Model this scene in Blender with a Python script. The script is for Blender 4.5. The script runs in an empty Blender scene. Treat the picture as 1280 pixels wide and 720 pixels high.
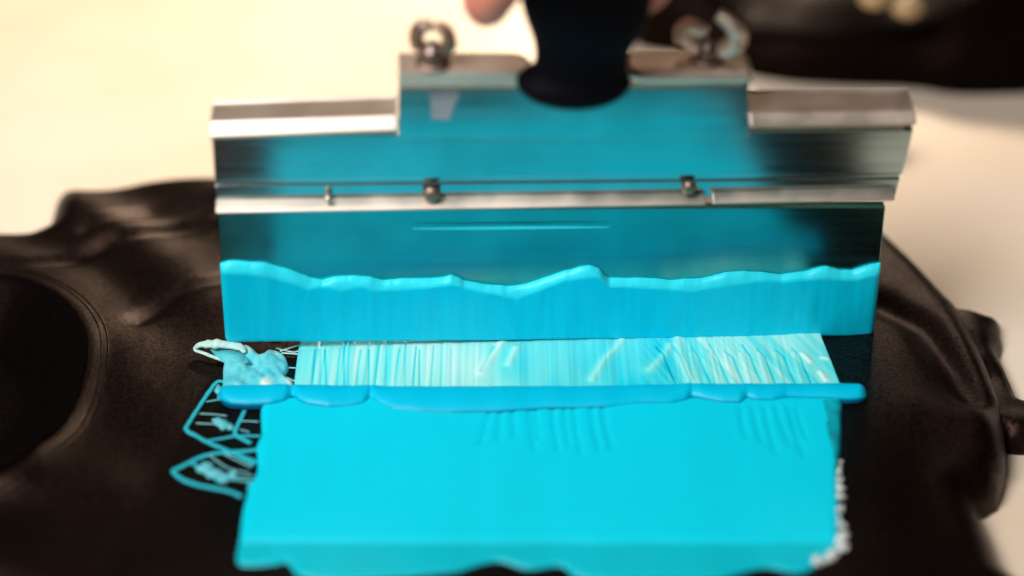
import bpy, bmesh, math, random
import numpy as np
from mathutils import Vector, Matrix
random.seed(7); rng = np.random.default_rng(7)
S = bpy.context.scene
COL = S.collection
R = math.radians

# ------------------------------------------------------------------ camera model (px of the 1280x720 frame)
TH, D, LENS = R(33), 0.75, 60.0
F = LENS / 36 * 1280
CAM = Vector((0, -D * math.cos(TH), D * math.sin(TH)))
FW = Vector((0, math.cos(TH), -math.sin(TH))); UP = Vector((0, math.sin(TH), math.cos(TH))); RT = Vector((1, 0, 0))
def ray(px, py): return (FW + RT * ((px - 640) / F) + UP * ((360 - py) / F))
def G(px, py, z=0.0):                                   # point of a horizontal plane
    d = ray(px, py); t = (z - CAM.z) / d.z
    return CAM + d * t
TZ = -0.022                                             # table top; the shirt's printed face is z = 0

# ------------------------------------------------------------------ helpers
def tag(o, label=None, cat=None, group=None, kind=None):
    if label: o['label'] = label
    if cat: o['category'] = cat
    if group: o['group'] = group
    if kind: o['kind'] = kind
    return o
def empty(name, loc, rz=0):
    o = bpy.data.objects.new(name, None); COL.objects.link(o)
    o.location = loc; o.rotation_euler = (0, 0, rz); o.empty_display_size = 0.02
    return o
def mesh(name, verts, faces, mat, parent=None, smooth=True, attr=None):
    me = bpy.data.meshes.new(name); me.from_pydata([tuple(v) for v in verts], [], [tuple(f) for f in faces])
    bm = bmesh.new(); bm.from_mesh(me); bmesh.ops.remove_doubles(bm, verts=bm.verts, dist=1e-7) if attr is None else None
    bmesh.ops.recalc_face_normals(bm, faces=bm.faces); bm.to_mesh(me); bm.free()
    if smooth: me.polygons.foreach_set('use_smooth', [True] * len(me.polygons))
    if attr is not None:
        a = me.attributes.new('mark', 'FLOAT', 'POINT'); a.data.foreach_set('value', np.asarray(attr, dtype=np.float32))
    me.materials.append(mat)
    o = bpy.data.objects.new(name, me); COL.objects.link(o)
    if parent: o.parent = parent
    return o
def bevel(o, w, n=2, ang=30):
    m = o.modifiers.new('b', 'BEVEL'); m.width = w; m.segments = n; m.limit_method = 'ANGLE'; m.angle_limit = R(ang)
    m = o.modifiers.new('w', 'WEIGHTED_NORMAL'); m.keep_sharp = False
    return o
def sst(a, b, x):
    t = np.clip((x - a) / (b - a), 0, 1); return t * t * (3 - 2 * t)
class VN:                                               # cheap smooth value noise
    def __init__(s, seed): s.g = np.random.default_rng(seed).random((128, 128))
    def __call__(s, x, y):
        xi = np.floor(x).astype(int); yi = np.floor(y).astype(int); fx = x - xi; fy = y - yi
        fx = fx * fx * (3 - 2 * fx); fy = fy * fy * (3 - 2 * fy)
        a = s.g[xi % 128, yi % 128]; b = s.g[(xi + 1) % 128, yi % 128]; c = s.g[xi % 128, (yi + 1) % 128]; d = s.g[(xi + 1) % 128, (yi + 1) % 128]
        return (a * (1 - fx) + b * fx) * (1 - fy) + (c * (1 - fx) + d * fx) * fy * 1.0 - 0.5
def catmull(pts, n=6, closed=False):
    P = [Vector(p) for p in pts]; out = []; m = len(P)
    for i in range(m if closed else m - 1):
        g = (lambda k: P[k % m]) if closed else (lambda k: P[max(0, min(m - 1, k))])
        a, b, c, d = g(i - 1), g(i), g(i + 1), g(i + 2)
        for k in range(n):
            t = k / n
            out.append(0.5 * ((2 * b) + (c - a) * t + (2 * a - 5 * b + 4 * c - d) * t * t + (3 * b - a - 3 * c + d) * t ** 3))
    if not closed: out.append(P[-1])
    return out
def segdist(X, Y, poly, closed=True):
    best = np.full(X.shape, 1e9); cx = np.zeros(X.shape); cy = np.zeros(X.shape); n = len(poly)
    for i in range(n if closed else n - 1):
        ax, ay = poly[i][0], poly[i][1]; bx, by = poly[(i + 1) % n][0], poly[(i + 1) % n][1]
        dx, dy = bx - ax, by - ay; L = dx * dx + dy * dy + 1e-18
        t = np.clip(((X - ax) * dx + (Y - ay) * dy) / L, 0, 1); qx = ax + t * dx; qy = ay + t * dy
        dd = (X - qx) ** 2 + (Y - qy) ** 2; m = dd < best
        best = np.where(m, dd, best); cx = np.where(m, qx, cx); cy = np.where(m, qy, cy)
    return np.sqrt(best), cx, cy
def inside(X, Y, poly):
    r = np.zeros(X.shape, bool); n = len(poly)
    for i in range(n):
        ax, ay = poly[i][0], poly[i][1]; bx, by = poly[(i + 1) % n][0], poly[(i + 1) % n][1]
        if ay == by: continue
        c = ((ay > Y) != (by > Y)) & (X < (bx - ax) * (Y - ay) / (by - ay) + ax); r ^= c
    return r
def field(name, poly, res, zf, mat, parent=None, cf=None, skirt=None, thick=None, ry=None):
    """a lumpy sheet filling an outline: zf(X, Y, distance from the edge) gives its height"""
    ry = ry or res
    xs = np.arange(min(p[0] for p in poly) - res, max(p[0] for p in poly) + 2 * res, res)
    ys = np.arange(min(p[1] for p in poly) - ry, max(p[1] for p in poly) + 2 * ry, ry)
    X, Y = np.meshgrid(xs, ys, indexing='ij'); ins = inside(X, Y, poly); d, cx, cy = segdist(X, Y, poly)
    pad = np.pad(ins, 1); nb = np.zeros(ins.shape, bool)
    for i in range(3):
        for j in range(3): nb |= pad[i:i + ins.shape[0], j:j + ins.shape[1]]
    edge = nb & ~ins
    X = np.where(edge, cx, X); Y = np.where(edge, cy, Y); d = np.where(ins, d, 0)
    Z = zf(X, Y, d); used = nb
    idx = -np.ones(ins.shape, int); idx[used] = np.arange(used.sum())
    V = np.stack([X[used], Y[used], Z[used]], 1).tolist()
    a = idx[:-1, :-1]; b = idx[1:, :-1]; c = idx[1:, 1:]; e = idx[:-1, 1:]
    anyin = ins[:-1, :-1] | ins[1:, :-1] | ins[1:, 1:] | ins[:-1, 1:]
    ok = (a >= 0) & (b >= 0) & (c >= 0) & (e >= 0) & anyin
    Fc = np.stack([a[ok], b[ok], c[ok], e[ok]], 1).tolist()
    at = cf(X, Y, d)[used] if cf else None
    o = mesh(name, V, Fc, mat, parent, True, at if cf else np.zeros(len(V)))
    if thick:
        m = o.modifiers.new('s', 'SOLIDIFY'); m.thickness = thick; m.offset = -1
    return o
def prism(name, sec, x0, x1, mat, parent, bev=0.0, smooth=False):
    """cross-section (y, z) run along x; x0, x1 may be functions of z so that ends can slope"""
    f0 = x0 if callable(x0) else (lambda z: x0); f1 = x1 if callable(x1) else (lambda z: x1)
    n = len(sec)
    V = [(f0(z), y, z) for y, z in sec] + [(f1(z), y, z) for y, z in sec]
    Fc = [tuple(range(n)), tuple(range(2 * n - 1, n - 1, -1))] + [(i, (i + 1) % n, n + (i + 1) % n, n + i) for i in range(n)]
    o = mesh(name, V, Fc, mat, parent, smooth)
    if bev: bevel(o, bev, 3)
    return o
def extrude_xz(name, pts, y0, y1, mat, parent, bev=0.0):
    n = len(pts); V = [(x, y0, z) for x, z in pts] + [(x, y1, z) for x, z in pts]
    Fc = [tuple(range(n)), tuple(range(2 * n - 1, n - 1, -1))] + [(i, (i + 1) % n, n + (i + 1) % n, n + i) for i in range(n)]
    o = mesh(name, V, Fc, mat, parent, False)
    if bev: bevel(o, bev, 3)
    return o
def extrude_xy(name, pts, z0, z1, mat, parent, bev=0.0):
    n = len(pts); V = [(x, y, z0) for x, y in pts] + [(x, y, z1) for x, y in pts]
    Fc = [tuple(range(n)), tuple(range(2 * n - 1, n - 1, -1))] + [(i, (i + 1) % n, n + (i + 1) % n, n + i) for i in range(n)]
    o = mesh(name, V, Fc, mat, parent, False)
    if bev: bevel(o, bev, 3)
    return o
def lathe(name, prof, c, mat, parent, n=32, axis='z', sx=1, sy=1):
    V = []; Fc = []
    for r, h in prof:
        for k in range(n):
            a = 2 * math.pi * k / n; p = (r * sx * math.cos(a), r * sy * math.sin(a), h)
            if axis == 'y': p = (p[0], -p[2], p[1])
            V.append((c[0] + p[0], c[1] + p[1], c[2] + p[2]))
    for i in range(len(prof) - 1):
        for k in range(n):
            Fc.append((i * n + k, i * n + (k + 1) % n, (i + 1) * n + (k + 1) % n, (i + 1) * n + k))
    Fc.append(tuple(range(n))); Fc.append(tuple(range((len(prof) - 1) * n, len(prof) * n)))
    return mesh(name, V, Fc, mat, parent)
def tube_data(path, rad, n=10, squash=1.0, caps=True):
    V = []; Fc = []; P = [Vector(p) for p in path]
    for i, p in enumerate(P):
        t = (P[min(i + 1, len(P) - 1)] - P[max(i - 1, 0)]).normalized()
        u = t.cross(Vector((0, 0, 1)));
        if u.length < 1e-3: u = t.cross(Vector((0, 1, 0)))
        u.normalize(); w = u.cross(t).normalized(); r = rad[i] if hasattr(rad, '__len__') else rad
        for k in range(n):
            a = 2 * math.pi * k / n; V.append(p + u * r * math.cos(a) + w * r * squash * math.sin(a))
    for i in range(len(P) - 1):
        for k in range(n): Fc.append((i * n + k, i * n + (k + 1) % n, (i + 1) * n + (k + 1) % n, (i + 1) * n + k))
    if caps: Fc.append(tuple(range(n))); Fc.append(tuple(range((len(P) - 1) * n, len(P) * n)))
    return V, Fc
def join(parts):
    V = []; Fc = []
    for v, f in parts:
        k = len(V); V += list(v); Fc += [tuple(i + k for i in q) for q in f]
    return V, Fc

# ------------------------------------------------------------------ materials
def mat(name, col=(.5, .5, .5), rough=.5, metal=0, **kw):
    m = bpy.data.materials.new(name); m.use_nodes = True; nt = m.node_tree; b = nt.nodes['Principled BSDF']
    b.inputs['Base Color'].default_value = (*col, 1); b.inputs['Roughness'].default_value = rough; b.inputs['Metallic'].default_value = metal
    for k, v in kw.items():
        b.inputs[k.replace('_', ' ')].default_value = v
    return m, nt, b
def noise(nt, scale, detail=4, vec=(1, 1, 1), rough=.5):
    tc = nt.nodes.new('ShaderNodeTexCoord'); mp = nt.nodes.new('ShaderNodeMapping'); mp.inputs['Scale'].default_value = vec
    n = nt.nodes.new('ShaderNodeTexNoise'); n.inputs['Scale'].default_value = scale; n.inputs['Detail'].default_value = detail; n.inputs['Roughness'].default_value = rough
    nt.links.new(tc.outputs['Object'], mp.inputs[0]); nt.links.new(mp.outputs[0], n.inputs[0]); return n.outputs['Fac']
def ramp(nt, fac, stops):
    r = nt.nodes.new('ShaderNodeValToRGB'); e = r.color_ramp.elements
    while len(e) < len(stops): e.new(.5)
    for el, (p, c) in zip(e, stops): el.position = p; el.color = (*c, 1) if len(c) == 3 else c
    nt.links.new(fac, r.inputs[0]); return r.outputs[0]
def bump(nt, b, fac, strength, dist, prev=None):
    n = nt.nodes.new('ShaderNodeBump'); n.inputs['Strength'].default_value = strength; n.inputs['Distance'].default_value = dist
    nt.links.new(fac, n.inputs['Height']); nt.links.new(n.outputs[0], b.inputs['Normal'])
    if prev: nt.links.new(prev, n.inputs['Normal'])
    return n.outputs[0]

def metal(name, col, r0, r1, vec=(1, 1, 1), sc=60, bs=.05):
    m, nt, b = mat(name, col, r0, 1)
    f = noise(nt, sc, 5, vec); g = ramp(nt, f, [(.3, (r0,) * 3), (.7, (r1,) * 3)]); nt.links.new(g, b.inputs['Roughness'])
    f2 = noise(nt, 30, 6); c = ramp(nt, f2, [(.35, tuple(x * .82 for x in col)), (.6, col)]); nt.links.new(c, b.inputs['Base Color'])
    bump(nt, b, f, bs, .0004); return m
M_PLATE = metal('brushed_plate', (.42, .56, .58), .15, .24, (.25, 8, 8), 40, .02)
M_BLADE = metal('dark_reflection_plate', (.15, .40, .41), .16, .26, (.25, 8, 8), 40, .02)  # dark teal tint put in for the dim reflection on the lower plate
M_RAIL = metal('cast_rail', (.88, .76, .66), .42, .6, (1, 1, 1), 60, .1)
M_STEEL = metal('bolt_steel', (.36, .26, .20), .4, .6)
M_DSTEEL = metal('dark_steel', (.25, .2, .18), .25, .4)
m, nt, b = mat('handle_rubber', (.002, .002, .0045), .6, Specular_IOR_Level=.06); bump(nt, b, noise(nt, 500, 3), .08, .0004); M_HANDLE = m

INK = (.0, .52, .74)
def ink_mat(name, stops, rough=.28, bscale=60, bstr=.1, spec=.18):
    m, nt, b = mat(name, INK, rough); b.inputs['Specular IOR Level'].default_value = spec
    a = nt.nodes.new('ShaderNodeAttribute'); a.attribute_name = 'mark'
    nt.links.new(ramp(nt, a.outputs['Fac'], stops), b.inputs['Base Color'])
    b.inputs['Subsurface Weight'].default_value = 0
    q = bump(nt, b, noise(nt, 260, 3, (1, .12, .6)), bstr * 1.3, .0008); bump(nt, b, noise(nt, bscale, 4), bstr, .001, q); return m
M_PAD = ink_mat('wet_ink', [(0, (.0, .71, .91)), (.5, (.0, .49, .59)), (1, (.01, .10, .13))], .42, 90, .14, .3)
M_COAT = ink_mat('thick_ink', [(0, (.0, .66, .92)), (.5, (.03, .78, .95)), (1, (.0, .34, .60))], .33)
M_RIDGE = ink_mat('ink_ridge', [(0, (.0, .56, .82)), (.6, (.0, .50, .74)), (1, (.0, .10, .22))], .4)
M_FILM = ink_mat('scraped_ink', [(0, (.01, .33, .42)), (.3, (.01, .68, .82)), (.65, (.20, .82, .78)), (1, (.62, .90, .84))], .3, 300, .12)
M_LUMP = ink_mat('curdled_ink', [(0, (.02, .55, .72)), (.55, (.2, .72, .74)), (1, (.80, .88, .76))], .35, 260, .5)
M_LINE = ink_mat('thin_ink', [(0, (.03, .50, .60)), (1, (.45, .72, .70))], .5, 300, .2)
M_CRUST = ink_mat('white_ink', [(0, (.55, .68, .66)), (1, (.8, .82, .78))], .4, 300, .4)

# black jersey: knit bump, lint, sheen
def cloth(name, base, lint, sheen, sp=.05):
    m, nt, b = mat(name, base, .39); b.inputs['Specular IOR Level'].default_value = sp; b.inputs['Specular Tint'].default_value = (1, .57, .45, 1)
    b.inputs['Sheen Weight'].default_value = sheen; b.inputs['Sheen Roughness'].default_value = .28; b.inputs['Sheen Tint'].default_value = (.85, .52, .42, 1)
    f = noise(nt, 750, 3, (1, 1, 1), .7); c = ramp(nt, f, [(.50, base), (.68, lint)]); nt.links.new(c, b.inputs['Base Color'])
    g_ = ramp(nt, noise(nt, 620, 4, (1, 1, 1), .75), [(.38, (sp * .35,) * 3), (.66, (sp * 2.1,) * 3)]); nt.links.new(g_, b.inputs['Specular IOR Level'])
    f3 = noise(nt, 1900, 2); n1 = bump(nt, b, f3, .35, .0005)
    bump(nt, b, noise(nt, 130, 5, (1, .5, 1)), .12, .002, n1); return m
M_SHIRT = cloth('black_jersey', (.0018, .0010, .0009), (.0045, .0027, .0022), .0, .27)
M_INNER = cloth('black_inner_jersey', (.002, .0015, .0015), (.004, .003, .003), 0)
M_HEAP = cloth('dark_cloth', (.004, .002, .0015), (.009, .005, .003), .0, .03)
m, nt, b = mat('table_top', (.82, .74, .62), .55)
f = noise(nt, 5, 5); nt.links.new(ramp(nt, f, [(.3, (.82, .64, .46)), (.65, (.87, .77, .65))]), b.inputs['Base Color']); bump(nt, b, noise(nt, 200, 3), .05, .001)
M_TABLE = m
m, nt, b = mat('skin', (.68, .27, .19), .5); b.inputs['Subsurface Weight'].default_value = .15; b.inputs['Subsurface Radius'].default_value = (.01, .004, .002)
nt.links.new(ramp(nt, noise(nt, 60, 4), [(.35, (.62, .15, .12)), (.65, (.74, .30, .20))]), b.inputs['Base Color']); bump(nt, b, noise(nt, 700, 4), .3, .0008); M_SKIN = m

m, nt, b = mat('tan_spot', (.55, .40, .22), .4); M_TAN = m
m, nt, b = mat('grey_reflection', (.38, .40, .46), .5); nt.links.new(ramp(nt, noise(nt, 120, 3), [(.3, (.32, .37, .43)), (.7, (.46, .46, .52))]), b.inputs['Base Color']); M_REFLECT = m

# ------------------------------------------------------------------ table
T = empty('table', (0, 0.5, TZ)); tag(T, 'cream work table under the black t-shirt', 'table')
o = mesh('tabletop', [(x, y, z) for x in (-1.3, 1.3) for y in (-1.1, 1.5) for z in (-.03, 0)], [(0, 1, 3, 2), (4, 6, 7, 5), (0, 4, 5, 1), (2, 3, 7, 6), (0, 2, 6, 4), (1, 5, 7, 3)], M_TABLE, T, False); bevel(o, .003)
for sx in (-1, 1):
    for sy in (-.9, 1.3):
        x, y = 1.2 * sx, sy
        mesh('leg', [(x + a, y + c, z) for a in (-.03, .03) for c in (-.03, .03) for z in (-.72, -.031)], [(0, 1, 3, 2), (4, 6, 7, 5), (0, 4, 5, 1), (2, 3, 7, 6), (0, 2, 6, 4), (1, 5, 7, 3)], M_DSTEEL, T, False)

# ------------------------------------------------------------------ t-shirt
n1, n2, n3 = VN(1), VN(2), VN(3)
def gp(l, z=0.0): return [G(a, b, z).xy for a, b in l]
shirt_px = [(-60, 292), (0, 292), (40, 292), (57, 288), (62, 268), (66, 246), (85, 243), (130, 238), (185, 232), (262, 229), (420, 226), (640, 224), (900, 232), (1040, 258), (1096, 288),
            (1130, 325), (1160, 358), (1184, 388), (1200, 410), (1216, 445), (1236, 492), (1252, 535), (1256, 575), (1255, 612), (1246, 640), (1230, 650), (1216, 652), (1226, 672), (1238, 700), (1252, 735), (1300, 770), (1420, 800), (1440, 1000), (-160, 1000)]
shirt_out = [G(a, b, -.009 if i <= 13 else max(TZ, -.009 - .013 * (i - 13) / 6)).xy for i, (a, b) in enumerate(shirt_px)]
neck_px = [(-140, 345), (0, 352), (50, 366), (88, 392), (108, 425), (108, 462), (92, 510), (58, 560), (0, 604), (-140, 640)]
neck = [v.xy for v in catmull([(*p, 0) for p in gp(neck_px)], 6)]
padrect = gp([(372, 412), (1035, 412), (1062, 505), (1062, 740), (285, 740), (225, 600), (225, 470), (300, 430)])
fold1 = gp([(1062, 505), (1150, 507), (1235, 532), (1300, 560)])
vall = gp([(1100, 372), (1150, 400), (1185, 445), (1215, 490)])
frl = gp([(0, 335), (70, 322), (150, 300), (270, 268)]); frl2 = gp([(110, 285), (190, 262), (262, 250)]); frl3 = gp([(170, 400), (230, 365), (285, 352)])
def shirt_z(X, Y, d):
    dn, _, _ = segdist(X, Y, neck, False); inn = inside(X, Y, [tuple(p) for p in neck])
    dp, _, _ = segdist(X, Y, padrect); inp = inside(X, Y, [tuple(p) for p in padrect]); w = np.where(inp, 0, sst(0, .03, dp))
    z = np.zeros(X.shape)
    z += w * (n1(X * 14 + 40, Y * 18 + 40) * .004 + n2(X * 40 + 70, Y * 30 + 70) * .0012)
    r = (X * .5 + Y * .85)                                # diagonal drag folds at the back left
    z += w * sst(-.05, -.22, X) * np.sin(r * 95 + n3(X * 9 + 30, Y * 9 + 30) * 5) * .0028
    for ln, a, s in ((frl, -.005, .006), (frl2, -.003, .0045), (frl3, -.0022, .004), (vall, -.006, .008)):
        dl, _, _ = segdist(X, Y, ln, False); z += a * np.exp(-(dl / s) ** 2) * w
    # the right side falls away in front of the fold
    yf = np.interp(X, [p[0] for p in fold1], [p[1] for p in fold1])
    fr = sst(.004, -.03, Y - yf) * sst(fold1[0][0] - .004, fold1[0][0] + .035, X)
    z -= fr * .004
    z += np.exp(-((Y - yf) / .012) ** 2) * sst(fold1[0][0], fold1[0][0] + .04, X) * .002
    # collar edge: a low rolled rim, the opening sinks inside it
    z += np.exp(-(dn / .006) ** 2) * .0025
    z -= np.where(inn, sst(0, .03, dn) * .013, 0)
    # the outer edges turn down to the table
    e = np.sqrt(np.clip(1 - (1 - np.clip(d / .016, 0, 1)) ** 2, 0, 1))
    z = np.minimum(z, .005)
    return TZ + .001 + (z - TZ - .001) * e
SH = empty('t_shirt', (0, 0, TZ)); tag(SH, 'black cotton t-shirt spread flat under the cyan print', 't-shirt')
inv = Vector((0, 0, -TZ))
def under(o, root): o.parent = root; o.matrix_parent_inverse = Matrix.Translation(-root.location); return o
sh = field('body', shirt_out, .0026, shirt_z, M_SHIRT); under(sh, SH)
nk = [tuple(p) for p in neck]
def nz(X, Y, d):
    return shirt_z(X, Y, np.full(X.shape, .1)) + .0010
no = field('neck_opening', nk, .003, lambda X, Y, d: nz(X, Y, d), M_INNER); under(no, SH); no['label'] = 'dark inside of the collar opening'
# stitched collar rib: a thin double seam beside the rim
V, Fc = [], []
for off in (.006, .0085):
    pth = []
    for i in range(len(neck) - 1):
        t = (neck[i + 1] - neck[i]).normalized(); nrm = Vector((-t.y, t.x)); q = neck[i] + nrm * off
        zz = float(shirt_z(np.array([q.x]), np.array([q.y]), np.array([.1]))[0]); pth.append(Vector((q.x, q.y, zz + .0001)))
    a = tube_data(pth, .0004, 6); V, Fc = join([(V, Fc), a])
under(mesh('collar_seam', V, Fc, M_SHIRT), SH)

# second dark garment peeping out on the right
sl_px = [(1150, 380), (1196, 388), (1230, 394), (1252, 397), (1256, 420), (1250, 436), (1262, 460), (1276, 492), (1300, 498), (1345, 530), (1300, 552), (1262, 550), (1240, 535), (1180, 520), (1120, 430)]
sl = gp(sl_px, TZ + .008)
def sl_z(X, Y, d):
    e = np.sqrt(np.clip(1 - (1 - np.clip(d / .008, 0, 1)) ** 2, 0, 1))
    return TZ + .0012 + (.0095 + n1(X * 60 + 9, Y * 60 + 9) * .006) * e
o = field('sleeve', sl, .0025, sl_z, M_SHIRT); tag(o, None); under(o, SH)

# ------------------------------------------------------------------ printed ink
IK = empty('ink_print', (0, 0, 0)); tag(IK, 'wet cyan ink print on the black t-shirt, below the squeegee', 'ink print')
pad_px = [(330, 500), (326, 520), (327, 545), (321, 560), (322, 590), (312, 612), (304, 640), (300, 675), (296, 700), (306, 709), (345, 707), (360, 704), (376, 722), (430, 727), (560, 717), (598, 707), (625, 703), (660, 713), (702, 709), (735, 726), (880, 727),
          (930, 716), (958, 711), (1000, 717), (1030, 702), (1046, 690), (1049, 640), (1048, 600), (1051, 560), (1052, 520), (1052, 504), (1030, 500), (900, 500), (700, 500), (500, 500), (350, 500)]
pad = [v.xy for v in catmull([(*p, 0) for p in gp(pad_px)], 4, True)]
ystep = G(640, 681).y
scr = [gp([(x, 515), (x + dx * .4, 530 + r * .3), (x + dx, 532 + r)]) for x, dx, r in
       [(612, -12, 30), (625, -2, 22), (640, 3, 20), (660, 8, 35), (668, 6, 22), (690, 8, 38), (705, 6, 30), (716, 10, 40), (738, 10, 36), (752, 12, 34), (925, 8, 22), (940, 12, 26), (955, 14, 40), (970, 16, 28), (985, 18, 44), (995, 12, 22)]]
def pad_z(X, Y, d):
    e = np.sqrt(np.clip(1 - (1 - np.clip(d / .0025, 0, 1)) ** 2, 0, 1))
    z = .0022 - .0012 * sst(.001, -.001, Y - ystep - .001 * n1(X * 60 + 5, Y * 0 + 3))
    z = z + n2(X * 40 + 30, Y * 40 + 30) * .0003
    for l in scr:
        dl, _, _ = segdist(X, Y, l, False); z = z - .0005 * np.exp(-(dl / .0009) ** 2)
    return .0002 + z * e
tri = [tuple(p) for p in gp([(1027, 505), (1054, 505), (1054, 605), (1044, 596), (1038, 560)])]
def pad_c(X, Y, d):
    m = .42 * sst(.0015, -.0015, Y - ystep - .001 * n1(X * 60 + 5, Y * 0 + 3))
    m = m + .11 * n3(X * 110 + 20, Y * 7 + 20) + .10 * n1(X * 26 + 9, Y * 30 + 9)
    m = m + np.where(inside(X, Y, tri), .68 + .35 * n2(X * 300 + 90, Y * 300 + 90), 0)
    for l in scr:
        dl, _, _ = segdist(X, Y, l, False); m = m + .14 * np.exp(-(dl / .0010) ** 2)
    return np.clip(m, 0, 1)
field('flooded_panel', pad, .0011, pad_z, M_PAD, IK, pad_c)

film_px = [(377, 408), (374, 430), (370, 460), (366, 495), (1056, 495), (1046, 470), (1036, 445), (1028, 425), (1024, 408), (1020, 396), (380, 396)]
film = gp(film_px)
grv = []
def gl(pts, dpt, wid, col): grv.append((gp(pts), dpt, wid, col))
for x, sl_ in [(393, -2), (408, 1), (424, -3), (431, 0), (449, -3), (462, 0), (472, -3), (497, -3), (519, -2), (525, 0), (541, -2)]:
    gl([(x - sl_, 432 + (x * 7 % 13)), (x, 460), (x + sl_, 488)], .0004, .0004, -.38)
for x, t in [(402, 425), (437, 430), (484, 428), (508, 422), (553, 430), (565, 440)]: gl([(x, t), (x - 1, 488)], .0003, .0004, -.2)
for x in [842, 862, 886, 909, 928, 950, 968, 992, 1012]: gl([(x - 22, 428 + (x * 5 % 17)), (x - 12, 450), (x - 5, 468), (x + 4, 488)], .0004, .0004, -.38)
for x in [875, 900, 918, 938, 960, 980, 1003]: gl([(x - 12, 446), (x, 488)], -.0003, .0008, .12)
for p in ([(628, 432), (610, 455), (600, 470)], [(645, 440), (636, 460)], [(782, 420), (770, 440), (755, 455), (740, 478)], [(838, 436), (826, 455), (812, 468)], [(846, 425), (850, 450), (862, 480)]): gl(p, -.0008, .0018, .34)
gl([(618, 438), (602, 468)], .0005, .001, -.35)
for p in ([(1003, 448), (1012, 456)], [(1025, 470), (1032, 480)], [(1027, 452), (1033, 453)]): gl(p, -.0006, .0011, .5)
def pxx(X, Y): # image column of a ground point (used to place the pale tones of the film)
    dz = (X * 0 - CAM.z); dep = (Y - CAM.y) * FW.y + dz * FW.z; return 640 + F * X / dep
def film_z(X, Y, d):
    z = .0016 + n1(X * 300 + 9, Y * 12 + 9) * .0004 + n2(X * 90 + 9, Y * 30 + 9) * .0006
    for l, dp_, w, c in grv:
        dl, _, _ = segdist(X, Y, l, False); z = z - dp_ * np.exp(-(dl / w) ** 2)
    e = np.sqrt(np.clip(1 - (1 - np.clip(d / .0012, 0, 1)) ** 2, 0, 1)); return .0003 + (z + n3(X * 1000 + 9, Y * 18 + 9) * .0002) * e
def film_c(X, Y, d):
    P = pxx(X, Y)
    m = np.interp(P, [360, 400, 470, 540, 600, 650, 720, 790, 830, 855, 900, 960, 1010, 1050], [.66, .70, .76, .92, .80, .52, .40, .36, .42, .66, .80, .76, .66, .62])  # paleness mixes ink thickness with painted-in wet reflection
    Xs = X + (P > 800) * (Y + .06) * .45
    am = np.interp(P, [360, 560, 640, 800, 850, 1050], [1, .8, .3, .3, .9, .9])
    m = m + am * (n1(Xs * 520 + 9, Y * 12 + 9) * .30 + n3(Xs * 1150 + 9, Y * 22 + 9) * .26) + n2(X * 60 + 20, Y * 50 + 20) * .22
    for l, dp_, w, c in grv:
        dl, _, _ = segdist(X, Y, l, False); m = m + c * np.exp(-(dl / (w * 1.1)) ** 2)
    return np.clip(m, 0, 1)
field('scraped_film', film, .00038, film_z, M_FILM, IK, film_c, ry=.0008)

# white crust along the right edge
V, Fc = [], []
def blob(c, rx, ry, rz, seed, n=10, amp=.25, yaw=0):
    vn = VN(seed); V = []; Fc = []
    for i in range(n + 1):
        th = math.pi * i / n
        for k in range(2 * n):
            a = 2 * math.pi * k / (2 * n); x, y, z = math.sin(th) * math.cos(a), math.sin(th) * math.sin(a), math.cos(th)
            r = 1 + amp * float(vn(np.array([x * 2 + 7 + z]), np.array([y * 2 + 7 - z]))[0]) * 2
            X, Y = x * rx * r, y * ry * r
            V.append((c[0] + X * math.cos(yaw) - Y * math.sin(yaw), c[1] + X * math.sin(yaw) + Y * math.cos(yaw), c[2] + z * rz * r))
    for i in range(n):
        for k in range(2 * n): Fc.append((i * 2 * n + k, i * 2 * n + (k + 1) % (2 * n), (i + 1) * 2 * n + (k + 1) % (2 * n), (i + 1) * 2 * n + k))
    return V, Fc
parts = []
crl = [(1052, 575), (1048, 600), (1051, 625), (1048, 650), (1050, 672), (1052, 688), (1040, 698), (1026, 704), (1012, 708)]
for i in range(50):
    t = random.random() * .93 * (len(crl) - 1.01); a = crl[int(t)]; b_ = crl[int(t) + 1]; f = t - int(t)
    g = G(a[0] + (b_[0] - a[0]) * f + random.gauss(0, 2.2), a[1] + (b_[1] - a[1]) * f + random.gauss(0, 2)); sz = random.uniform(.22, .85) * (.5 + .5 * min(1, t / 2))
    parts.append(blob((g.x, g.y, .0008 + .001 * random.random()), sz * .0016, sz * .0024, sz * .0014, 20 + i, 7, .5, random.random() * 3))
V, Fc = join(parts); mesh('edge_crust', V, Fc, M_CRUST, IK, True, np.full(len(V), .7))

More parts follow.
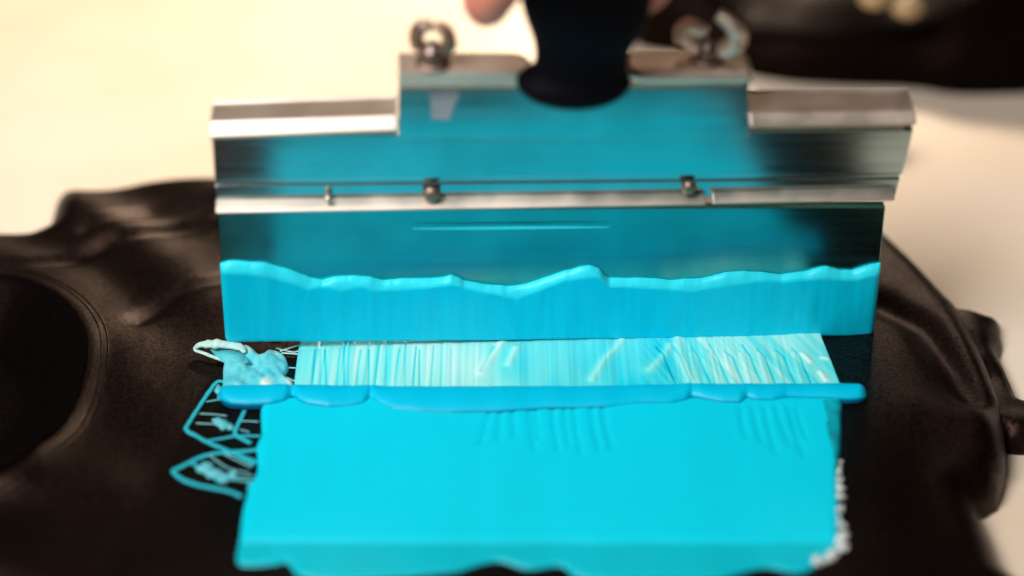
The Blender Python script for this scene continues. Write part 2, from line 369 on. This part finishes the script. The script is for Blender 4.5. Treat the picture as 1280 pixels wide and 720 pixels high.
# thin line drawing on the left
def zsh(x, y): return float(shirt_z(np.array([x]), np.array([y]), np.array([.1]))[0])
lines = [
 ([(283, 479), (272, 478), (262, 490), (250, 508), (238, 527), (233, 538), (246, 546), (262, 555), (280, 562), (300, 572), (318, 582)], .0011, 0),
 ([(260, 552), (278, 549), (296, 546), (326, 546)], .0009, 0), ([(306, 514), (301, 525), (296, 535), (294, 543), (300, 548), (314, 555)], .0011, 0),
 ([(250, 518), (270, 519), (284, 521)], .0004, .6), ([(245, 530), (268, 531), (291, 532)], .0004, .6), ([(299, 527), (324, 528)], .0004, .6), ([(258, 503), (276, 500)], .0005, .3), ([(300, 538), (312, 541)], .0004, .6),
 ([(330, 562), (305, 565), (285, 566), (262, 569), (243, 576), (228, 584), (217, 590), (228, 600), (247, 607), (267, 611), (286, 615), (303, 622)], .0012, 0),
 ([(262, 570), (275, 580), (290, 588), (312, 592)], .0004, .5), ([(278, 567), (296, 576), (314, 585)], .0004, .5), ([(240, 580), (262, 592), (275, 604)], .0009, 0), ([(283, 568), (300, 570), (325, 580)], .0008, 0), ([(288, 600), (318, 603)], .0007, .2),
 ([(275, 604), (296, 598), (318, 596)], .0005, .3),
 ([(350, 440), (362, 436), (376, 432)], .0007, .9), ([(352, 442), (378, 444)], .0006, .9), ([(352, 460), (372, 461)], .0005, .6), ([(352, 470), (370, 478)], .0005, .6), ([(345, 436), (366, 441), (374, 439)], .0005, .9)]
parts = []; at = []
for l, r, c in lines:
    pth = catmull([(*G(x, y).xy, 0) for x, y in l], 5); q = [Vector((p.x, p.y, zsh(p.x, p.y) + .0004)) for p in pth]
    rr = [r * .85 * (.85 + .3 * random.random()) for _ in q]
    d_ = tube_data(q, rr, 8, .3); parts.append(d_); at += [c] * len(d_[0])
for i, (x, y, rx, ry, yw) in enumerate([(278, 531, 9, 4.5, -.5), (271, 527, 5, 3, .2), (288, 536, 4, 2.5, 0), (256, 586, 9, 5, -.5), (268, 593, 8, 5, -.3), (281, 599, 8, 4, 0), (292, 594, 5, 3, .4), (273, 488, 4, 5, 0), (275, 497, 3, 4, 0), (318, 612, 10, 6, 0)]):
    g = G(x, y); d_ = blob((g.x, g.y, zsh(g.x, g.y) + .0003), rx * .00035, ry * .0006, .0011, 40 + i, 8, .4, yw); parts.append(d_); at += [.25 if y < 480 or i < 8 else 0] * len(d_[0])
V, Fc = join(parts); mesh('line_drawing', V, Fc, M_LINE, IK, True, at)

# ridge of pushed-up ink
top_px = [(272, 489), (300, 487), (420, 487), (560, 488), (700, 488), (840, 486), (960, 486), (1060, 485), (1084, 486)]
bot_px = [(272, 500), (278, 508), (290, 512), (312, 513), (340, 512), (356, 508), (366, 500), (374, 508), (384, 512), (412, 516), (440, 514), (455, 511), (463, 503), (472, 510), (492, 518), (530, 522), (570, 523), (625, 522), (680, 518), (760, 516), (800, 511), (838, 511), (856, 507), (864, 502), (880, 506), (902, 510), (924, 511), (933, 504), (945, 507), (966, 507), (982, 503), (1020, 504), (1060, 506), (1084, 504)]
rid = []
X0, X1 = 272, 1084; nx = 420; V = []; at = []; nk_ = 14
for i in range(nx + 1):
    px = X0 + (X1 - X0) * i / nx
    a = G(px, float(np.interp(px, [p[0] for p in top_px], [p[1] for p in top_px]))); c = G(px, float(np.interp(px, [p[0] for p in bot_px], [p[1] for p in bot_px])))
    cap = math.sqrt(max(0, 1 - max(0, (1 - min(i, nx - i) / 7)) ** 2)); mid = (a + c) / 2; w = (a - c) / 2 * (.15 + .85 * cap)
    a = mid + w; c = mid - w; H = .0042 * (.12 + .88 * cap) * min(1, (a - c).length / .010) * (1 + .03 * math.sin(i * .21) + .06 * math.sin(i * .043))
    for k in range(nk_ + 1):
        t = k / nk_; ang = math.pi * t; y = mid.y + w.y * math.cos(ang); z = .0006 + H * math.sin(ang) ** .8
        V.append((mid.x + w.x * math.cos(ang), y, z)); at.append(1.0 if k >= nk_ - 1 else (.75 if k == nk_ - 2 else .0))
Fc = [(i * (nk_ + 1) + k, i * (nk_ + 1) + k + 1, (i + 1) * (nk_ + 1) + k + 1, (i + 1) * (nk_ + 1) + k) for i in range(nx) for k in range(nk_)]
Fc += [tuple(range(nk_ + 1)), tuple(range(nx * (nk_ + 1), (nx + 1) * (nk_ + 1)))]
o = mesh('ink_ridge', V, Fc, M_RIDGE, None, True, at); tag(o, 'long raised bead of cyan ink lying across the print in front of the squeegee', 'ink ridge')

# curdled lump at the left end of the ridge
parts = []; at = []
L = empty('ink_lump', G(320, 465)); tag(L, 'pale curdled lump of ink at the left end of the ridge, with a white lip', 'ink lump')
lo = [v.xy for v in catmull([(*p, 0) for p in gp([(281, 456), (296, 441), (312, 438), (326, 447), (336, 440), (347, 441), (357, 449), (361, 463), (357, 474), (368, 486), (352, 494), (318, 494), (282, 494), (279, 474)])], 4, True)]
lo = [(p.x - L.location.x, p.y - L.location.y) for p in lo]; nl, nm_ = VN(31), VN(32)
def lump_z(X, Y, d):
    e = np.sqrt(np.clip(1 - (1 - np.clip(d / .004, 0, 1)) ** 2, 0, 1)); u = X * .9 + Y * .4
    h = .0035 + nl(u * 190 + 20, (Y - X * .3) * 70 + 20) * .0045 + nm_(X * 420 + 20, Y * 300 + 20) * .0012
    return .0004 + np.maximum(.0008, h) * e
def lump_c(X, Y, d):
    u = X * .9 + Y * .4; h = nl(u * 190 + 20, (Y - X * .3) * 70 + 20) + .5
    return np.clip(.34 + .6 * sst(.45, .85, h) + .45 * sst(.001, .006, X) * sst(.35, .6, h) + .3 * sst(.004, .012, Y) + nm_(X * 500 + 9, Y * 400 + 9) * .35, 0, 1)
field('curd', lo, .0004, lump_z, M_LUMP, L, lump_c)
lip = catmull([G(a, b_, h) - L.location for a, b_, h in [(292, 455, .002), (272, 448, .002), (256, 442, .002), (244, 437, .003), (250, 431, .005), (268, 430, .006), (284, 431, .006), (300, 434, .006), (306, 441, .005)]], 6)
V, Fc = tube_data(lip, [.0008 + (.0013 + .0010 * random.random()) * max(0, math.sin((i / (len(lip) - 1) - .38) / .62 * math.pi)) if i / len(lip) > .38 else .0009 for i in range(len(lip))], 10, .55); mesh('lip', V, Fc, M_LUMP, L, True, [.62 + .38 * random.random() for _ in V])
w_ = [G(a, b_, h) - L.location for a, b_, h in [(262, 436, .0035), (300, 438, .005), (312, 452, .005), (292, 458, .003), (276, 450, .0025)]]
mesh('web', w_ + [v - Vector((0, 0, .001)) for v in w_], [(0, 1, 2, 3, 4), (9, 8, 7, 6, 5)] + [(i, (i + 1) % 5, 5 + (i + 1) % 5, 5 + i) for i in range(5)], M_LUMP, L, True, [.3] * 10)
g = G(347, 421); V, Fc = blob((g.x, g.y, .001), .0032, .0025, .0015, 99); o = mesh('ink_drop', V, Fc, M_LUMP, None, True, [.7] * len(V)); tag(o, 'tiny pale ink drop on the shirt under the squeegee edge', 'ink drop')

# ------------------------------------------------------------------ squeegee
BL, BR = G(283, 418, .003), G(1090, 410, .003)
YAW = math.atan2(BR.y - BL.y, BR.x - BL.x) + R(2.4); SO = G(686, 414, .0044); LEAN = R(9)
def prow(p): v = p - CAM; return 360 - F * v.dot(UP) / v.dot(FW)
ROLL = min((i * 1e-4 for i in range(600)), key=lambda r: abs(prow(SO + .14 * Vector((math.cos(r) * math.cos(YAW), math.cos(r) * math.sin(YAW), -math.sin(r)))) - 410.2))
print('roll', math.degrees(ROLL), 'yaw', math.degrees(YAW), 'right end height', SO.z - .141 * math.sin(ROLL))
SQ = empty('squeegee', SO, YAW); SQ.rotation_euler = (LEAN, ROLL, YAW); tag(SQ, 'wide metal screen printing squeegee with black handle and cyan ink along its edge', 'squeegee')
RW = Matrix.Rotation(YAW, 3, 'Z') @ Matrix.Rotation(ROLL, 3, 'Y') @ Matrix.Rotation(LEAN, 3, 'X'); RM = RW.inverted(); LC = RM @ (CAM - SO)
def lray(px, py): return RM @ ray(px, py)
def P(px, py, y=0.0):                                   # local point of the plane y = const
    d = lray(px, py); t = (y - LC.y) / d.y; return LC + d * t
def Hh(px, py, z):                                      # local point of the plane z = const
    d = lray(px, py); t = (z - LC.z) / d.z; return LC + d * t
def lin(p, q):                                          # x as a function of z through two local points
    return lambda z: p.x + (q.x - p.x) * (z - p.z) / (q.z - p.z)
zb = P(680, 414).z; z345 = P(680, 345).z; z285 = P(680, 286).z; z268 = P(680, 264).z; z258 = P(680, 257).z; z250 = P(680, 249).z
z228 = P(680, 229).z; z221 = P(680, 222).z; z165 = P(680, 166).z; z107 = P(680, 108).z
EL = lin(P(264, 160), P(271, 262)); ER = lin(P(1143, 158), P(1116, 258))
LL = lin(P(273, 280), P(283, 418)); LR = lin(P(1104, 285), P(1090, 411))
# lower blade plate
def zsec(px, py): return P(px, py).z
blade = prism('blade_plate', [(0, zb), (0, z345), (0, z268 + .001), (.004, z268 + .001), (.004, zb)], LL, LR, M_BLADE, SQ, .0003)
# upper plate: leans by the slope seen in the photograph, drawn as quad rows
def rows(name, prof, xl, xr, tilt, back, mat_):
    """prof: (y, z) from bottom to top on the face; tilt: extra height at the right end"""
    sec = prof + [(back, prof[-1][1]), (back, prof[0][1])]; n = len(sec); NX = 24; V = []
    for i in range(NX + 1):
        t = i / NX
        for y, z in sec:
            xx = xl(z) + (xr(z) - xl(z)) * t; V.append((xx, y, z + tilt * (t - .5)))
    Fc = [tuple(range(n)), tuple(range(NX * n, NX * n + n))] + [(i * n + k, i * n + (k + 1) % n, (i + 1) * n + (k + 1) % n, (i + 1) * n + k) for i in range(NX) for k in range(n)]
    return bevel(mesh(name, V, Fc, mat_, SQ, False), .0004, 2)
pxm = 1 / 2650
tl = 6 * pxm
rows('upper_plate', [(.0002, z250), (.0002, z228), (.0012, z228 + .0002), (.0012, z221), (-.0006, z221 + .0006), (-.0004, z165)], EL, ER, tl, .010, M_PLATE)
# ledge strip: sloped to the light, left piece and right piece meeting at a small gap
def strip(name, pxa, pxb, ya0, ya1, yb0, yb1, out=.0042):
    A0, A1, B0, B1 = P(pxa, ya0, -.001), P(pxa, ya1, -.001 - out), P(pxb, yb0, -.001), P(pxb, yb1, -.001 - out)
    q = [A0, A1, A1 + Vector((0, .0015, -.0012)), Vector((A0.x, .004, A1.z - .001)), Vector((A0.x, .004, A0.z))]
    r = [B0, B1, B1 + Vector((0, .0015, -.0012)), Vector((B0.x, .004, B1.z - .001)), Vector((B0.x, .004, B0.z))]
    V = q + r; n = 5; Fc = [(0, 1, 2, 3, 4), (9, 8, 7, 6, 5)] + [(i, (i + 1) % n, n + (i + 1) % n, n + i) for i in range(n)]
    return bevel(mesh(name, V, Fc, M_RAIL, SQ, False), .0008, 3)
strip('ledge_strip', 269, 883, 252, 267, 243, 256); strip('ledge_strip', 890, 1119, 243, 255, 236, 251)
# top rails
def rail(name, xa0, xa1, xb, topb, topf, botf, mat_=M_RAIL, rb=0.004, endl=None):
    """a bar seen from above: back edge at topb, front top edge at topf, lower front edge at botf (image rows at its middle)"""
    xm = (xa1 + xb) / 2; f0 = P(xm, botf, -.005); zt = P(xm, topf, -.002).z; zb_ = f0.z; yb_ = Hh(xm, topb, zt).y
    sec = [(-.005, zb_), (-.0052, zb_ + .0015), (-.0030, zt - .0018), (-.0010, zt), (yb_ - .002, zt), (yb_ - .0005, zt + .001), (yb_, zt), (yb_, zt - .006), (.006, zt - .006), (.006, zb_)]
    return zt, yb_, sec
for nm, xa, xb, tb, tf, bf, tiltpx in (('top_rail', 262, 497, 123, 150, 170, 4), ('top_rail', 935, 1145, 112, 141, 159, 1)):
    zt, yb_, sec = rail(nm, xa, xa, xb, tb, tf, bf)
    n = len(sec); x0 = P(xa + 1, bf, -.004).x; x1 = P(xb - 1, bf, -.004).x; dz = tiltpx * pxm
    V = [(x0, y, z - dz) for y, z in sec] + [(x1, y, z + dz) for y, z in sec]
    Fc = [tuple(range(n)), tuple(range(2 * n - 1, n - 1, -1))] + [(i, (i + 1) % n, n + (i + 1) % n, n + i) for i in range(n)]
    bevel(mesh(nm, V, Fc, M_RAIL, SQ, False), .0010, 3)
# centre plate between the rails
a, b_ = P(498, 168), P(936, 168)
extrude_xz('centre_plate', [(a.x, a.z - .001), (b_.x, b_.z - .001), (P(936, 107).x, P(936, 106).z), (P(498, 108).x, P(498, 110).z)], -.0008, .008, M_PLATE, SQ, .0005)
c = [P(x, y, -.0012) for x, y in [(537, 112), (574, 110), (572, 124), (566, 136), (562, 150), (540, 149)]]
extrude_xz('reflection_patch', [(p.x, p.z) for p in c], -.0014, -.0007, M_REFLECT, SQ, .0002)  # grey patch laid on the plate for a bright reflection
# flanges beside the handle, rounded where they face it
zf = P(580, 88, -.004).z; zfb = P(580, 107, -.005).z; 
def flange(x0, x1, yb_, inner, tilt=0):
    y0 = -.0055; r = .007; pts = []
    def arc(cx, cy, a0, a1, rr, n=8): return [(cx + rr * math.cos(R(a0 + (a1 - a0) * k / n)), cy + rr * math.sin(R(a0 + (a1 - a0) * k / n))) for k in range(n + 1)]
    if inner == 'right': pts = [(x0, y0)] + arc(x1 - r, y0 + r, -90, 0, r) + arc(x1 - r, yb_ - r, 0, 90, r) + [(x0, yb_)]
    else: pts = arc(x0 + r, y0 + r, 180, 270, r) + [(x1, y0)] + arc(x1 - .004, yb_ - .004, 0, 90, .004) + arc(x0 + r, yb_ - r, 90, 180, r)
    o = extrude_xy('flange', pts, zfb, zf, M_RAIL, SQ, .0036); return o
yfb = Hh(580, 66, zf).y
f1 = flange(P(498, 100, -.005).x, P(664, 100, -.005).x, yfb, 'right'); f2 = flange(P(783, 100, -.005).x, P(943, 100, -.005).x, Hh(860, 58, zf).y, 'left')
f1['label'] = 'holder flange on the left of the handle'; f2['label'] = 'holder flange on the right of the handle'

# clamp screws on the flanges
def clamp(px, pyb, wing, zt):
    base = Hh(px, pyb, zt); x, y = base.x, base.y
    st = lathe('clamp_screw', [(.0030, 0), (.0030, .010), (.0028, .0125), (.001, .013)], (x, y, zt - .004), M_DSTEEL, SQ, 20)
    lathe('washer', [(.0062, 0), (.0064, .0008), (.0062, .0016), (.003, .0017)], (x, y, zt), M_STEEL, st, 28)
    lathe('nut', [(.0045, 0), (.0050, .003), (.0036, .006), (.002, .0065)], (x, y, zt + .0017), M_DSTEEL, st, 12)
    for s_ in (-1, 1):
        if wing: c = [(x + s_ * .003, y, zt + .004), (x + s_ * .0065, y - s_ * .002, zt + .0060), (x + s_ * .0095, y - s_ * .003, zt + (.0105 if s_ > 0 else .009)), (x + s_ * .0075, y - s_ * .003, zt + (.0165 if s_ > 0 else .0125)), (x + s_ * .0015, y, zt + (.0195 if s_ > 0 else .0120))]
        else: c = [(x + s_ * .002, y, zt + .005), (x + s_ * .0055, y - s_ * .001, zt + .0080), (x + s_ * .0058, y - s_ * .002, zt + .0120), (x + s_ * .0040, y - s_ * .001, zt + .0155), (x + s_ * .0006, y, zt + .0165)]
        c = catmull(c, 5); V, Fc = tube_data(c, [(.0022 if wing else .0019) + (.0018 if wing else .0009) * math.sin(math.pi * min(1, i / (len(c) - 1) * .8 + .15)) for i in range(len(c))], 10, 1.0)
        mesh('wing', V, Fc, M_RAIL if wing else M_STEEL, st)
    return st
s1 = clamp(541, 80, False, zf); s1['label'] = 'brown wing nut clamp screw left of the handle'
s2 = clamp(884, 74, True, zf); s2['label'] = 'pale open wing nut clamp screw right of the handle'
# small screws resting on the ledge
for px, py, r in ((540, 245, .0036), (862, 236, .0030), (410, 249, .0015)):
    p = P(px, py, -.003)
    sc_ = lathe('screw', [(r * .95, 0), (r, .001), (r * .9, .0022), (r * .5, .003), (.0002, .0031)], (p.x, -.0012, p.z), M_STEEL if r > .0026 else M_RAIL, SQ, 20, 'y')

# handle: oval grip with a waist and a flared foot
hs = [(131, 717, 20), (128, 717, 44), (122, 717, 62), (113, 717.5, 71), (106, 718, 73), (100, 720, 68), (94, 724, 61), (86, 727, 58), (76, 728, 58), (62, 730, 61), (48, 733, 68), (34, 735, 76), (18, 734, 81), (0, 733, 83), (-30, 733, 82), (-70, 733, 76), (-120, 733, 70), (-180, 733, 70), (-240, 733, 74), (-280, 733, 72), (-300, 733, 60), (-308, 733, 30)]
YH = -.013; V = []; n = 40; hc = []
for py, cx, hw in hs:
    p = P(cx, py, YH); w = (P(cx + hw, py, YH) - p).x; hc.append((p.x, p.z, w))
for x, z, w in hc:
    dp_ = min(w, .024) * .62
    for k in range(n):
        a = 2 * math.pi * k / n; V.append((x + w * math.cos(a), YH + .003 + dp_ * math.sin(a) , z))
Fc = [(i * n + k, i * n + (k + 1) % n, (i + 1) * n + (k + 1) % n, (i + 1) * n + k) for i in range(len(hs) - 1) for k in range(n)] + [tuple(range(n)), tuple(range((len(hs) - 1) * n, len(hs) * n))]
o = mesh('handle', V, Fc, M_HANDLE, SQ); mm = o.modifiers.new('s', 'SUBSURF'); mm.levels = mm.render_levels = 1
# ink coat on the lower plate
edge = [(278, 329), (290, 326), (312, 326), (335, 328), (352, 333), (372, 341), (388, 347), (402, 349), (418, 346), (440, 345), (462, 346), (476, 350), (500, 348), (530, 348), (552, 347), (560, 344), (570, 346), (576, 350), (600, 354), (630, 357), (655, 354), (680, 346), (700, 338), (718, 333), (732, 332), (744, 336), (751, 344), (756, 348), (790, 347), (815, 349), (845, 350), (875, 347), (900, 341), (925, 338), (948, 339), (970, 343), (990, 341), (1010, 336), (1030, 333), (1048, 337), (1062, 337), (1078, 331), (1098, 328)]
em = [(278, 335), (330, 338), (352, 345), (372, 350), (385, 357), (402, 350), (425, 358), (448, 352), (465, 357), (500, 357), (560, 350), (600, 358), (640, 368), (700, 345), (740, 340), (756, 352), (860, 358), (950, 345), (1040, 343), (1062, 345), (1098, 336)]
V = []; at = []; NX = 430; NZ = 36
for i in range(NX + 1):
    px = 279 + (1097 - 279) * i / NX; u = i / NX; te = float(np.interp(px, [e[0] for e in edge], [e[1] for e in edge])) + 2.2 * float(n1(np.array([i * .11 + 2]), np.array([4.]))[0]) + .4 * float(n2(np.array([i * .37 + 2]), np.array([4.]))[0]); tm = max(te + 4, float(np.interp(px, [e[0] for e in em], [e[1] for e in em])))
    by = 418 + (410 - 418) * u; zt = P(px, te).z; zm = P(px, tm).z; zbm = P(px, by).z - .0015
    x_l, x_r = LL(zt) - .0002, LR(zt) + .0002
    for k in range(NZ + 1):
        t = k / NZ; z = zt + (zbm - zt) * t
        x = (LL(z) - .0004) + (LR(z) - LL(z) + .0008) * u
        prof = min(1, (t / .06)) ** .5 * .0016 + .0011 * float(sst(0, 1, np.array((zt - z) / max(1e-5, zt - zm)))) + .0012 * t
        prof += .0004 * float(n1(np.array([u * 46 + 3]), np.array([t * 1.5 + 3]))[0]) + .00015 * float(n2(np.array([u * 130 + 3]), np.array([t * 2 + 3]))[0])
        # round off at the ends and at the lower lip
        ed = min(1, min(i, NX - i) / 5); prof = prof * (.25 + .75 * math.sqrt(1 - (1 - ed) ** 2)); lowr = max(0, (t - .95) / .05); prof *= math.sqrt(max(.02, 1 - lowr ** 2 * .95))
        V.append((x, -.0007 - prof, z)); m_ = .0
        if t < .5:
            m_ = .5 * (1 - float(sst(.7, 1.1, np.array((zt - z) / max(1e-5, zt - zm)))))
        m_ += .3 * max(0, float(n3(np.array([u * 90 + 9]), np.array([t * .8 + 2]))[0]) - .25)
        at.append(m_)
n = NZ + 1
nf = len(V); V += [(x, .0045, z) for x, y, z in V[:]] if False else []
Fc = [(i * n + k, i * n + k + 1, (i + 1) * n + k + 1, (i + 1) * n + k) for i in range(NX) for k in range(NZ)]
# back layer closes the coat against the plate and wraps the lower lip
base = len(V)
for i in range(NX + 1):
    x, y, z = V[i * n + NZ]; V.append((x, .0045, z)); at.append(0)
    x, y, z = V[i * n]; V.append((x, .0000, z)); at.append(.5)
for i in range(NX):
    Fc.append((i * n + NZ, (i + 1) * n + NZ, base + 2 * (i + 1), base + 2 * i)); Fc.append((i * n, (i + 1) * n, base + 2 * (i + 1) + 1, base + 2 * i + 1))
for i in (0, NX): Fc.append([i * n + k for k in range(n)] + [base + 2 * i, base + 2 * i + 1])
o = mesh('ink_coat', V, Fc, M_COAT, SQ, True, at); o['label'] = 'thick wavy coat of cyan ink on the lower plate'
# thin pale bead drawn as a highlight streak on the lower plate
for pts, r in (([(516, 286), (600, 285.4), (680, 284.5), (762, 284)], .0006),):
    pth = [P(x, y, -.0018) for x, y in pts]; pth = catmull(pth, 8); V, Fc = tube_data(pth, [r * (.3 + .7 * math.sin(math.pi * i / (len(pth) - 1))) for i in range(len(pth))], 8, .8); mesh('highlight_streak', V, Fc, M_COAT, SQ, True, [.5] * len(V))

# ------------------------------------------------------------------ hand on the handle
hx, hz0, hw = hc[13]; root = P(733, -6, YH)
def W(l): return RW @ Vector(l) + SO
HC = Vector((root.x, YH + .003, 0))
sv = []; se = []; sr = []
def addv(p, r, par=None):
    sv.append(p); sr.append(r); k = len(sv) - 1
    if par is not None: se.append((par, k))
    return k
zlow = P(690, 2, -.02).z - .021
def around(ang, z, rad):   # angle 0 = right, 90 = back, 180 = left, 270 = front (towards the camera)
    return Vector((HC.x + math.cos(R(ang)) * (.0255 + rad), HC.y + math.sin(R(ang)) * (.0150 + rad), z))
zc = zlow + .040
pelvis = addv(Vector((HC.x + .014, HC.y + .045, zc + .012)), .021)                 # palm
wr = addv(Vector((HC.x + .030, HC.y + .085, zc + .048)), .021, pelvis); e1 = addv(Vector((HC.x + .048, HC.y + .135, zc + .10)), .024, wr); e2 = addv(Vector((HC.x + .085, HC.y + .23, zc + .19)), .031, e1); addv(Vector((HC.x + .10, HC.y + .28, zc + .235)), .034, e2)

for j, (dz, ln, r) in enumerate(((-.030, 0.86, .0080), (-.0095, .97, .0087), (.0115, 1.0, .0090), (.033, .93, .0088))):
    kz = zc + dz; base = addv(around(118, kz + .006, .021), .0125, pelvis)
    kn = addv(around(152, kz - .004, .013), r * 1.18, base); p = kn
    angs = [(178, .002, 1.08), (194, .008, 1.0), (214, .022, 1.03), (240, .034, .93), (266, .039, .9), (274 + 26 * ln, .042, .8)]
    for a_, up_, rr in angs: p = addv(around(a_, kz + up_, r + .001), r * rr, p)

tb = addv(around(60, zc - .002, .016), .0150, pelvis); t1 = addv(around(24, zc + .004, .012), .0120, tb); t2 = addv(around(-8, zc + .018, .010), .0105, t1); t3 = addv(around(-34, zc + .030, .0098), .0100, t2); addv(around(-54, zc + .037, .0088), .0080, t3)
hb = addv(around(84, zc - .018, .014), .0150, pelvis); addv(around(14, zc - .029, .006), .0115, hb)
me = bpy.data.meshes.new('person'); me.from_pydata([tuple(W(p)) for p in sv], se, []); me.materials.append(M_SKIN)
hand = bpy.data.objects.new('person', me); COL.objects.link(hand)
m = hand.modifiers.new('skin', 'SKIN'); m.use_smooth_shade = True; m.branch_smoothing = .6
for i, r in enumerate(sr): me.skin_vertices[0].data[i].radius = (r, r)
me.skin_vertices[0].data[0].use_root = True
m = hand.modifiers.new('sub', 'SUBSURF'); m.levels = m.render_levels = 2
tag(hand, 'bare hand of a person gripping the black handle of the squeegee', 'person')

# ------------------------------------------------------------------ dark cloth heap at the far right
hp = gp([(790, 55), (850, 70), (905, 86), (950, 99), (1000, 106), (1060, 109), (1140, 112), (1200, 120), (1290, 118), (1400, 112), (1480, 60), (1500, -40), (1480, -150), (1200, -210), (960, -180), (800, -90), (765, 0)], TZ)
hp = [v.xy for v in catmull([(*p, 0) for p in hp], 4, True)]
def hp_z(X, Y, d):
    e = np.sqrt(np.clip(1 - (1 - np.clip(d / .06, 0, 1)) ** 2, 0, 1))
    return TZ + .001 + (.05 + sst(.2, .5, X) * .02 + n1(X * 14 + 9, Y * 14 + 9) * .04 + n2(X * 35 + 9, Y * 35 + 9) * .012) * e
HP = empty('cloth_heap', (hp[0].x, hp[0].y, TZ)); tag(HP, 'crumpled dark brown and black cloth heaped on the table behind the squeegee', 'cloth')
under(field('cloth', hp, .005, hp_z, M_HEAP), HP)
for x, y in ((1133, 14), (1092, 2)):
    q = G(x, y, .035)
    zz = float(hp_z(np.array([q.x]), np.array([q.y]), np.array([.1]))[0]); q = G(x, y, zz)
    V, Fc = blob((q.x, q.y, zz + .002), .009, .008, .006, 5, 12, .1); o = mesh('tan_blob', V, Fc, M_TAN); under(o, HP)  # tan blobs added for small blurred pale spots on the cloth

# ------------------------------------------------------------------ world and added lights
w = bpy.data.worlds.new('World'); S.world = w; w.use_nodes = True; nt = w.node_tree; bg = nt.nodes['Background']
tc = nt.nodes.new('ShaderNodeTexCoord'); nz_ = nt.nodes.new('ShaderNodeTexNoise'); nz_.inputs['Scale'].default_value = 2.2; nz_.inputs['Detail'].default_value = 2
nt.links.new(tc.outputs['Generated'], nz_.inputs[0])
nt.links.new(ramp(nt, nz_.outputs['Fac'], [(.38, (.10, .04, .02)), (.5, (.8, .42, .18)), (.62, (1.0, .85, .7))]), bg.inputs[0]); bg.inputs[1].default_value = .045
def area(name, loc, target, size, power, col, sy=None, spread=180):
    l = bpy.data.lights.new(name, 'AREA'); l.energy = power; l.color = col; l.size = size; l.spread = R(spread)
    if sy: l.shape = 'RECTANGLE'; l.size_y = sy
    o = bpy.data.objects.new(name, l); COL.objects.link(o); o.location = loc
    o.rotation_euler = (Vector(target) - Vector(loc)).to_track_quat('-Z', 'Y').to_euler(); return o
def spot(name, loc, target, ang, blend, power, col, soft=.1):
    l = bpy.data.lights.new(name, 'SPOT'); l.energy = power; l.color = col; l.spot_size = R(ang); l.spot_blend = blend; l.shadow_soft_size = soft
    o = bpy.data.objects.new(name, l); COL.objects.link(o); o.location = loc
    o.rotation_euler = (Vector(target) - Vector(loc)).to_track_quat('-Z', 'Y').to_euler(); return o
area('key_light', (-.72, -.85, 1.32), (0, -.03, 0), .7, 33, (1, .96, .93))  # unseen soft key light added above the front to light the ink
spot('back_spot', (.20, 1.45, .80), (-.05, .60, 0), 31, .35, 140, (1, .79, .56), .10)  # unseen spot added for backlight, cone cut short of the near shirt
spot('back_spot', (.46, 1.45, .80), (.37, .61, 0), 31, .35, 80, (1, .80, .60), .10)  # second added spot, same cut cone, for the right side
spot('rail_fill', (0, 1.15, 1.45), (0, .03, .145), 11.5, .3, 8, (1, .82, .62), .2)  # unseen narrow spot added to brighten the rail tops

# ------------------------------------------------------------------ camera
cd = bpy.data.cameras.new('Camera'); cam = bpy.data.objects.new('Camera', cd); COL.objects.link(cam)
cam.location = CAM; cam.rotation_euler = (R(90) - TH, 0, 0); cd.lens = LENS; cd.sensor_width = 36; cd.clip_start = .01; cd.clip_end = 50
cd.dof.use_dof = True; cd.dof.focus_distance = (G(640, 445) - CAM).dot(FW); cd.dof.aperture_fstop = 2.2
S.camera = cam
S.view_settings.view_transform = 'Standard'; S.view_settings.look = 'None'; S.view_settings.exposure = 0; S.view_settings.gamma = 1
